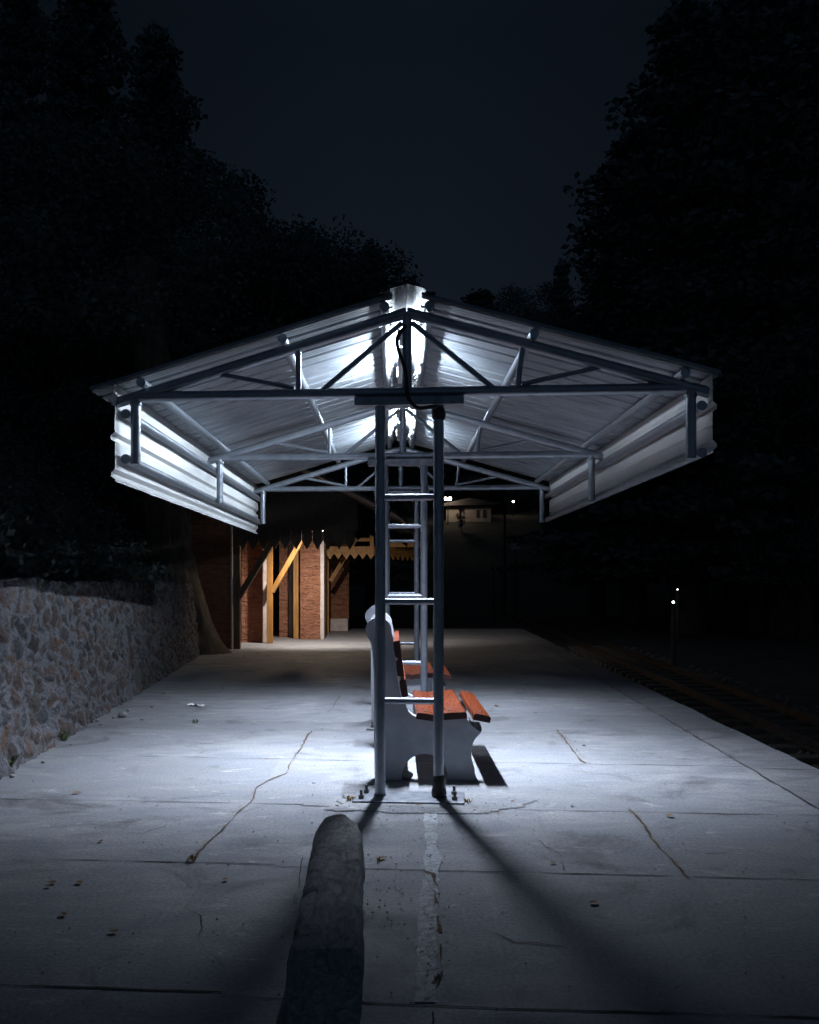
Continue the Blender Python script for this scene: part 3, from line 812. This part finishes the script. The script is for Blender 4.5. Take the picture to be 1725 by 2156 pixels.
def make_conifer(name, label, H=20., R=4.6):
    t = thing(name, label, 'tree', (0, 0, 0), 'trees on the hillside')
    tk = MB(); tk.tube([(0, 0, -1), (0, 0, H * .35), (.1, 0, H * .7), (0, .05, H)], [.42, .32, .17, .03], 9)
    cr = MB()
    z = 2.0
    while z < H - .3:
        f = 1 - (z / H); rr = R * (f ** .75) * uni(.75, 1.15)
        k = random.choice((4, 5, 6)); ph = uni(0, 6)
        for i in range(k):
            a = ph + i * 2 * math.pi / k + uni(-.3, .3); ln = rr * uni(.45, 1.3)
            tip = Vector((math.cos(a) * ln, math.sin(a) * ln, z + ln * uni(-.12, .10)))
            tk.tube([(0, 0, z), tip * .5 + Vector((0, 0, z * .5 + ln * .05)), tip], [.06 * f + .015, .04 * f + .01, .008], 5, False)
            m = max(3, int(ln * 2.2))
            for j in range(m):
                q = (j + 1) / m; c = Vector((math.cos(a) * ln * q, math.sin(a) * ln * q, z + (tip.z - z) * q + .02))
                leaf_cluster(cr, c, .6 + .25 * (1 - q), int(34), .21, .42, .35)
        z += uni(.35, .75)
    leaf_cluster(cr, Vector((0, 0, H)), .5, 40, .3, 1.2)
    tk.build('trunk', 'bark', t); cr.build('crown', 'needles', t, recalc=False); return t
def make_broadleaf(name, label, H=11., R=3.8):
    t = thing(name, label, 'tree', (0, 0, 0), 'trees on the hillside')
    tk = MB(); tk.tube([(0, 0, -1), (.1, 0, H * .25), (.2, .1, H * .5), (.1, 0, H * .8)], [.34, .26, .16, .05], 9)
    cr = MB()
    for i in range(44):
        a = uni(0, 6.28); q = rnd() ** .6; zz = uni(.22, 1.0)
        rr = R * q * math.sin(math.pi * min(.97, max(.12, (zz - .15) / .9))) ** .7
        c = Vector((math.cos(a) * rr, math.sin(a) * rr, H * zz))
        tk.tube([(.15, 0, H * .3 * zz + 1), c * .6 + Vector((0, 0, H * .12)), c], [.09, .05, .012], 5, False)
        leaf_cluster(cr, c, uni(.9, 1.6), 900, .12, .8)
    tk.build('trunk', 'bark', t); cr.build('crown', 'leaves', t, recalc=False); return t
con = make_conifer('conifer_tree', ''); brd = make_broadleaf('broadleaf_tree', '')
def h_at(x, y):
    return terr((x + 160) / 320, (y + 12) / 330)[2]
used = {}
def plant(proto, px, top_py, Y, label, sx=1.0):
    o = proto if proto.name not in used else copy_tree(proto); used[proto.name] = 1
    x = X(px, Y); g = h_at(x, Y); H = 20.3 if proto is con else 11.8
    ztop = EYE - (top_py - 1232) / FOC * Y
    s = max(.25, (ztop - g) / H)
    o.location = (x, Y, g); w = s * sx
    o.scale = (w, w, s); o.rotation_euler = (0, 0, uni(0, 6.28)); o['label'] = label
trees = [
 (brd, 190, 250, 27, 'dark broadleaf tree above the near end of the stone wall', 1.0),
 (con, 40, -120, 30, 'very tall dark deodar towering over the stone wall', .8),
 (con, 330, 60, 36, 'tall dark deodar left of the shelter roof, higher than its neighbours', 1.1),
 (brd, 450, 335, 40, 'bushy dark tree on the slope beside the tallest left deodar', 1.0),
 (brd, 545, 402, 44, 'round topped dark tree standing clear on the left skyline', .9),
 (brd, 625, 478, 48, 'lower dark tree stepping down the left skyline', 1.0),
 (brd, 705, 492, 52, 'flat topped dark tree midway down the left skyline', 1.1),
 (con, 782, 508, 56, 'pointed dark tree at the lower end of the left skyline', .9),
 (con, 862, 585, 120, 'small far conifer just above the shelter ridge', 1.5),
 (con, 1010, 612, 135, 'flat spreading cedar seen above the right roof slope', 2.4),
 (brd, 1075, 598, 128, 'small round dark tree above the right roof slope', .9),
 (brd, 1135, 585, 122, 'loose dark tree between the round tree and the tall thin ones', .8),
 (con, 1182, 548, 118, 'narrow dark tree rising on the right skyline', .9),
 (brd, 1262, 545, 55, 'leaning dark tree at the foot of the big right deodars', .8),
 (con, 1335, 270, 44, 'dark deodar with drooping limbs at the edge of the right mass', 1.4),
 (con, 1450, 0, 36, 'huge dark deodar with long layered limbs on the right', 1.5),
 (brd, 1600, 480, 34, 'broad dark tree filling the slope below the right deodars', 1.0),
 (con, 1660, -160, 32, 'very tall dark deodar by the right margin', 1.4),
 (brd, 1700, 640, 30, 'low dark broadleaf tree near the lights on the right', .9),
 (brd, 915, 1098, 92, 'dark bush like tree in front of the far lit house', 1.0),
 (brd, 972, 1078, 98, 'dark tree partly hiding the far lit house', .55),
 (brd, 1150, 1040, 96, 'dark tree right of the far lit house', 1.0),
 (brd, 1250, 960, 70, 'dark tree beyond the far end of the right fascia', 1.0),
 (con, 180, -60, 38, 'dark deodar standing behind the broadleaf tree above the wall', 1.2),
 (con, 1560, -40, 44, 'dark deodar between the two tallest ones on the right', 1.3),
 (brd, 330, 700, 28, 'dark tree on the bank above the big trunk', 1.0),
]
for pr, px, ty, Y, lab, sx in trees: plant(pr, px, ty, Y, lab, sx)

# big old trunk at the end of the stone wall
bt = thing('old_tree', 'thick old tree trunk with flared roots at the end of the stone wall', 'tree', (-3.95, 17.0, 0))
b = MB()
def trunk_fn(u, v):
    z = 7.5 * v; a = 2 * math.pi * u
    r = .50 - .03 * z + .30 * math.exp(-z * 2.2) * (1 + .5 * math.sin(a * 3 + 1))
    q = Vector((math.cos(a) * 2.2, math.sin(a) * 2.2, z * .7))
    r += .07 * noise.noise(q) + .03 * noise.noise(q * 3)
    return (-4.06 - .10 * z + r * math.cos(a), 17.2 + r * math.sin(a), z - .02)
b.grid(trunk_fn, 48, 90); b.build('trunk', 'bark', bt)
b = MB()
for i in range(30):
    leaf_cluster(b, Vector((-5.2 + uni(-2.2, 1.8), 17.4 + uni(-1.6, 2.2), 7.4 + uni(-1.2, 2.6))), 1.0, 420, .12, .8)
b.build('crown', 'leaves', bt, recalc=False)

# ------------------------------------------------------------------ far things on the right
fh = thing('hillside_house', 'far house with a lamplit pale wall on the dark hillside', 'house', (7.0, 104, 8))
xa, xb_ = X(940, 104), X(1034, 104)
zA, zB = at(0, 1095, 104).z, at(0, 1066, 104).z
b = MB(); b.box(((xa + xb_) / 2, 107, (3 + zB) / 2), (xb_ - xa, 6, zB - 3)); b.build('wall', 'house_wall', fh)
b = MB(); b.prism([(xa - .4, zB), (xb_ + .9, zB + .15), (xb_ + .9, zB + .28), ((xa + xb_) / 2, zB + .9), (xa - .4, zB + .25)], lambda u, v, t: (u, t, v), 103.2, 110.8); b.build('roof', 'house_dark', fh)
for px in (1006, 1020):
    b = MB(); x = X(px, 104); b.box((x, 103.97, zB - .85), (.34, .06, .9)); b.build('window', 'house_dark', fh)
def lamp_post(name, label, px, py, Y, heads, r, mat, base):
    p = at(px, py, Y); t = thing(name, label, 'lamp', (p.x, Y, base), 'far lamps')
    b = MB(); b.tube([(p.x, Y, base), (p.x, Y, p.z - r)], [.07, .05], 8); b.build('pole', 'house_dark', t)
    for dx in heads:
        b = MB(); c = Vector((p.x + dx, Y, p.z))
        b.tube([c + Vector((0, 0, r * math.sin(k))) for k in (-1.5, -1.0, -.5, 0, .5, 1.0, 1.5)], [r * math.cos(k) for k in (-1.5, -1.0, -.5, 0, .5, 1.0, 1.5)], 10)
        b.build('globe', mat, t)
        if len(heads) > 1:
            b = MB(); b.tube([(p.x, Y, p.z - r * 1.4), c - Vector((0, 0, r))], .04, 6); b.build('arm', 'house_dark', t)
lamp_post('street_lamp', 'far street lamp with two bright globes above the house', 943.5, 1050, 102.0, (-.24, .24), .17, 'far_glow', 6.5)
lamp_post('street_lamp', 'far single street lamp right of the house', 1081, 1056, 112, (0,), .12, 'far_glow', 7)
lamp_post('signal_lamp', 'small cool white lamp beside a bush beyond the track', 1427, 1241, 22, (0,), .013, 'far_glow_cool', 0)
lamp_post('signal_lamp', 'lowest cool white lamp on a short post beyond the track', 1418, 1268, 21, (0,), .028, 'far_glow_cool', -.6)
sg = thing('sign_board', 'pale square board on a tall pole beyond the platform end', 'sign', (X(1086, 50), 50, -.6))
z0 = at(0, 1157, 50).z; z1 = at(0, 1138, 50).z
b = MB(); b.box((X(1086, 50), 50, (z0 + z1) / 2), (.52, .03, z1 - z0)); b.build('board', 'sign_white', sg)
b = MB(); b.tube([(X(1086, 50), 50.05, -.6), (X(1086, 50), 50.05, z1)], .04, 8); b.build('pole', 'house_dark', sg)
up = thing('utility_pole', 'thin dark pole standing left of the square board', 'pole', (X(1063, 56), 56, -.6))
b = MB(); b.tube([(X(1063, 56), 56, -.6), (X(1063, 56), 56, at(0, 1040, 56).z)], [.09, .06], 8); b.build('shaft', 'house_dark', up)
b = MB(); b.bar((X(1063, 56) - .5, 56, at(0, 1046, 56).z), (X(1063, 56) + .5, 56, at(0, 1046, 56).z), .07, .07); b.build('cross_arm', 'house_dark', up)
rs = thing('red_signal', 'small red signal arm with a pale stripe beyond the platform', 'signal', (X(1048, 48), 48, -.6))
zc = at(0, 1196, 48).z
b = MB(); b.box((X(1048, 48), 48, zc), (.55, .03, .13)); b.build('arm', 'sign_red', rs)
b = MB(); b.box((X(1043, 48), 47.98, zc), (.09, .012, .125)); b.build('stripe', 'sign_white', rs)
b = MB(); b.tube([(X(1040, 48), 48.06, -.6), (X(1040, 48), 48.06, zc + .2)], .04, 8); b.build('pole', 'house_dark', rs)

# ------------------------------------------------------------------ litter and weeds
def litter_leaf(px, py, s, rot):
    b = MB()
    for i in range(6):
        for j in (-1, 1):
            u0, u1 = i / 6, (i + 1) / 6
            w0, w1 = math.sin(math.pi * u0) ** .8 * .38, math.sin(math.pi * u1) ** .8 * .38
            cu = lambda u, w: (s * (u - .5), s * w * j, .006 + s * (.22 * abs(w) + .25 * (u - .5) ** 2))
            b.add([cu(u0, 0), cu(u1, 0), cu(u1, w1), cu(u0, w0)], [(0, 1, 2, 3)])
    o = b.build('dry_leaf', 'dry_leaf', None, recalc=False)
    x, y = G(px, py); o.location = (x, y, .002); o.rotation_euler = (0, 0, rot)
    tag(o, 'small dry brown leaf lying on the concrete platform', 'leaf', 'dry leaves on the platform')
for px, py, s in ((162, 1672, .05), (212, 1774, .03), (110, 1862, .05), (101, 1870, .04), (167, 1862, .04), (474, 1856, .035), (239, 1966, .04), (133, 1930, .05),
                  (678, 1536, .025), (1046, 1487, .06), (1410, 1721, .045), (1340, 1720, .03), (1128, 1502, .05), (985, 1493, .03), (566, 1382, .09), (542, 1376, .1),
                  (640, 1381, .09), (663, 1389, .08), (513, 1383, .08), (475, 1426, .06), (410, 1440, .05), (330, 1422, .07), (300, 1416, .06), (880, 1697, .03), (1080, 1690, .03), (805, 1810, .05), (430, 1362, .1), (395, 1376, .1),
                  (560, 1600, .03), (878, 1732, .022), (1165, 1820, .03), (1250, 1905, .04), (330, 1700, .03)):
    litter_leaf(px, py, s * uni(.8, 1.2), uni(0, 6.28))
def stone(px, py, r, label, mat='pebble', grp=None):
    x, y = G(px, py); b = MB()
    def f(u, v):
        a = 2 * math.pi * u; t = math.pi * (v - .5)
        d = Vector((math.cos(a) * math.cos(t), math.sin(a) * math.cos(t), math.sin(t)))
        k = r * (1 + .3 * noise.noise(d * 1.6 + Vector((px, 0, 0))))
        return (x + d.x * k, y + d.y * k * .8, max(.003, r * .6 + d.z * k * .75))
    b.grid(f, 14, 9); tag(b.build('loose_stone', mat), label, 'stone', grp)
stone(258, 1511, .045, 'dark fist sized stone near the foot of the stone wall')
stone(905 - 267 + 0, 1641 + 1000, .0, '') if False else None
xs = MB()
stone(858, 1640, .04, 'flat dark stone wedged under the near bench panel')
for i, (px, py, r) in enumerate(((239, 1513, .014), (299, 1517, .014), (212, 1527, .015), (270, 1498, .02), (91, 1607, .016), (25, 1638, .02), (205, 1520, .02), (320, 1490, .018), (345, 1462, .02), (470, 1450, .016), (150, 1570, .012), (660, 1650, .008), (1230, 1571, .012), (710, 1700, .012), (1205, 1700, .01))):
    stone(px, py, r, 'small pale pebble scattered on the concrete platform', grp='pebbles on the platform')
# paper scrap
b = MB(); x, y = G(414, 1487)
b.grid(lambda u, v: (x - .09 + .18 * u, y - .05 + .10 * v + .03 * math.sin(u * 5), .006 + .035 * abs(noise.noise(Vector((u * 3, v * 2, 4)))) + .03 * max(0, .3 - u)), 10, 5, False)
tag(b.build('paper_scrap', 'paper', None, recalc=False), 'crumpled pale paper scrap on the platform near the wall', 'paper scrap')
# weeds at the foot of the wall
def weed(px, py, h, n, label, mat='weed'):
    x, y = G(px, py); b = MB()
    for i in range(n):
        a = uni(0, 6.28); ln = h * uni(.5, 1.1); d = Vector((math.cos(a), math.sin(a), 0)) * ln * uni(.3, .8)
        p = Vector((x + uni(-.4, .4) * h, y + uni(-.4, .4) * h, .0)); w = Vector((-math.sin(a), math.cos(a), 0)) * ln * .085
        m = p + d * .55 + Vector((0, 0, ln * .6)); e = p + d + Vector((0, 0, ln * uni(.5, .9)))
        b.add([p - w * .4, p + w * .4, m + w, m - w, e], [(0, 1, 2, 3), (3, 2, 4)])
    tag(b.build('weed', mat, None, recalc=False), label, 'weed', 'weeds in the cracks')
weed(5, 1625, .16, 30, 'green weed at the near end of the wall foot')
weed(130, 1560, .11, 26, 'green weed tuft beside the larger stones at the wall foot')
weed(258, 1478, .12, 26, 'yellowish weed growing where wall meets platform by the loose stone')
weed(418, 1366, .3, 40, 'weed clump at the root of the old trunk')
weed(370, 1392, .3, 40, 'low weed clump between the wall end and the old trunk')
weed(336, 1425, .2, 30, 'small weed beside the dark end of the stone wall')
weed(402, 1815, .045, 26, 'dry grass tuft at the end of the long left crack', 'dead_grass')
weed(411, 1523, .06, 20, 'small green tuft on the slab near the paper scrap')
weed(740, 1688, .05, 34, 'dry grass tuft left of the steel base plate', 'dead_grass')
weed(985, 1692, .045, 30, 'dry grass tuft right of the steel base plate', 'dead_grass')
weed(921, 2062, .022, 20, 'dark weed beside the pale mortar strip')
weed(924, 1885, .014, 14, 'tiny weed in the crack of the pale strip')
weed(800, 1815, .03, 20, 'dry grass scraps beside the timber beam', 'dead_grass')
b = MB()
for i in range(700):
    k = random.choice([((540, 1660), (400, 1815)), ((655, 1540), (604, 1630)), ((1325, 1705), (1450, 1851)), ((1176, 1540), (1237, 1607)), ((912, 1840), (926, 2050)), ((735, 1672), (760, 1708)), ((960, 1705), (1060, 1716))])
    t = rnd(); x, y = G(k[0][0] * (1 - t) + k[1][0] * t, k[0][1] * (1 - t) + k[1][1] * t)
    p = Vector((x + random.gauss(0, .012), y + random.gauss(0, .012), .006)); a = uni(0, 6.28); ln = uni(.008, .03)
    e = p + Vector((math.cos(a) * ln, math.sin(a) * ln, ln * uni(0, .5))); w = Vector((-math.sin(a), math.cos(a), 0)) * .0016
    b.add([p - w, p + w, e], [(0, 1, 2)])
tag(b.build('dry_grass', 'dead_grass', None, recalc=False), 'scraps of dry grass in the cracks of the platform', 'grass', kind='stuff')
# grit: crumbs of mortar and sand on the slabs, thicker round the base plate and along the pale strip
b = MB()
for i in range(620):
    q = rnd()
    if q < .22: px, py, r = 880 + random.gauss(0, 130), 1700 + random.gauss(0, 16), uni(.002, .007)
    elif q < .42: px, py, r = 905 + random.gauss(0, 24), uni(1720, 2120), uni(.0015, .005)
    elif q < .55: px, py, r = 800 + random.gauss(0, 40), uni(1790, 1960), uni(.002, .006)
    else: px, py, r = uni(0, 1725), uni(1500, 2140), uni(.002, .006)
    x, y = G(px, py)
    if x > edge_x(y) - .05 or x < wx(y) + .05: continue
    c = Vector((x, y, .006 + r * .4))
    vs = [c + Vector((uni(.6, 1.3) * r * dx, uni(.6, 1.3) * r * dy, uni(.5, 1) * r * dz)) for dx, dy, dz in ((1, 0, 0), (-1, 0, 0), (0, 1, 0), (0, -1, 0), (0, 0, 1), (0, 0, -1))]
    b.add(vs, [(0, 2, 4), (2, 1, 4), (1, 3, 4), (3, 0, 4), (2, 0, 5), (1, 2, 5), (3, 1, 5), (0, 3, 5)])
tag(b.build('grit', 'pebble'), 'scattered grit and mortar crumbs on the platform', 'grit', kind='stuff')
# thin pale stem beside the timber
b = MB(); b.tube(smooth([at(630, 1868, 3.85), at(631, 1845, 3.85), at(635, 1815, 3.85), at(638, 1806, 3.84)]), .002, 6)
o = b.build('grass_stem', 'paper'); tag(o, 'single thin pale stem standing beside the timber beam', 'stem')

# ------------------------------------------------------------------ night sky, camera
w = bpy.data.worlds.new('World'); scn.world = w; w.use_nodes = True
N, L = w.node_tree.nodes, w.node_tree.links
bg = N['Background']
tc = N.new('ShaderNodeTexCoord'); sp = N.new('ShaderNodeSeparateXYZ'); L.new(tc.outputs['Generated'], sp.inputs[0])
front = ramp(N, L, sp.outputs[2], [(.0, (.0066, .0100, .0160)), (.30, (.0060, .0092, .0150)), (.52, (.0038, .0063, .0105)), (.70, (.0055, .0085, .014)), (1, (.012, .018, .028))])
back = N.new('ShaderNodeMapRange'); L.new(sp.outputs[1], back.inputs[0])
back.inputs[1].default_value = .05; back.inputs[2].default_value = -.5; back.inputs[3].default_value = 0; back.inputs[4].default_value = 1
low = ramp(N, L, sp.outputs[2], [(.0, (.026, .043, .070)), (.35, (.022, .037, .060)), (.75, (.008, .013, .022)), (1, (.008, .013, .021))])
ax = N.new('ShaderNodeMath'); ax.operation = 'ABSOLUTE'; L.new(sp.outputs[0], ax.inputs[0])
side = ramp(N, L, ax.outputs[0], [(.05, 1), (.42, .55)])
front = mixc(N, L, 1.0, front, side, 'MULTIPLY')
c = mixc(N, L, back.outputs[0], front, low)
L.new(c, bg.inputs['Color']); bg.inputs['Strength'].default_value = 1.0

cam = bpy.data.cameras.new('camera'); co = bpy.data.objects.new('camera', cam); COL.objects.link(co)
co.location = (0, 0, EYE); co.rotation_euler = (math.radians(90), 0, 0)
cam.sensor_fit = 'HORIZONTAL'; cam.sensor_width = 36; cam.lens = FOC / 1725 * 36
cam.shift_x = (862.5 - 831) / 1725; cam.shift_y = (1232 - 1078) / 1725
cam.clip_start = .05; cam.clip_end = 2000
scn.camera = co
vs = scn.view_settings; vs.view_transform = 'Standard'; vs.look = 'None'; vs.exposure = 0; vs.gamma = 1; vs.use_curve_mapping = False
scn.render.engine = 'CYCLES'
cy = scn.cycles; cy.use_denoising = True; cy.max_bounces = 6; cy.diffuse_bounces = 4; cy.glossy_bounces = 3; cy.sample_clamp_indirect = 4; cy.caustics_reflective = False; cy.caustics_refractive = False
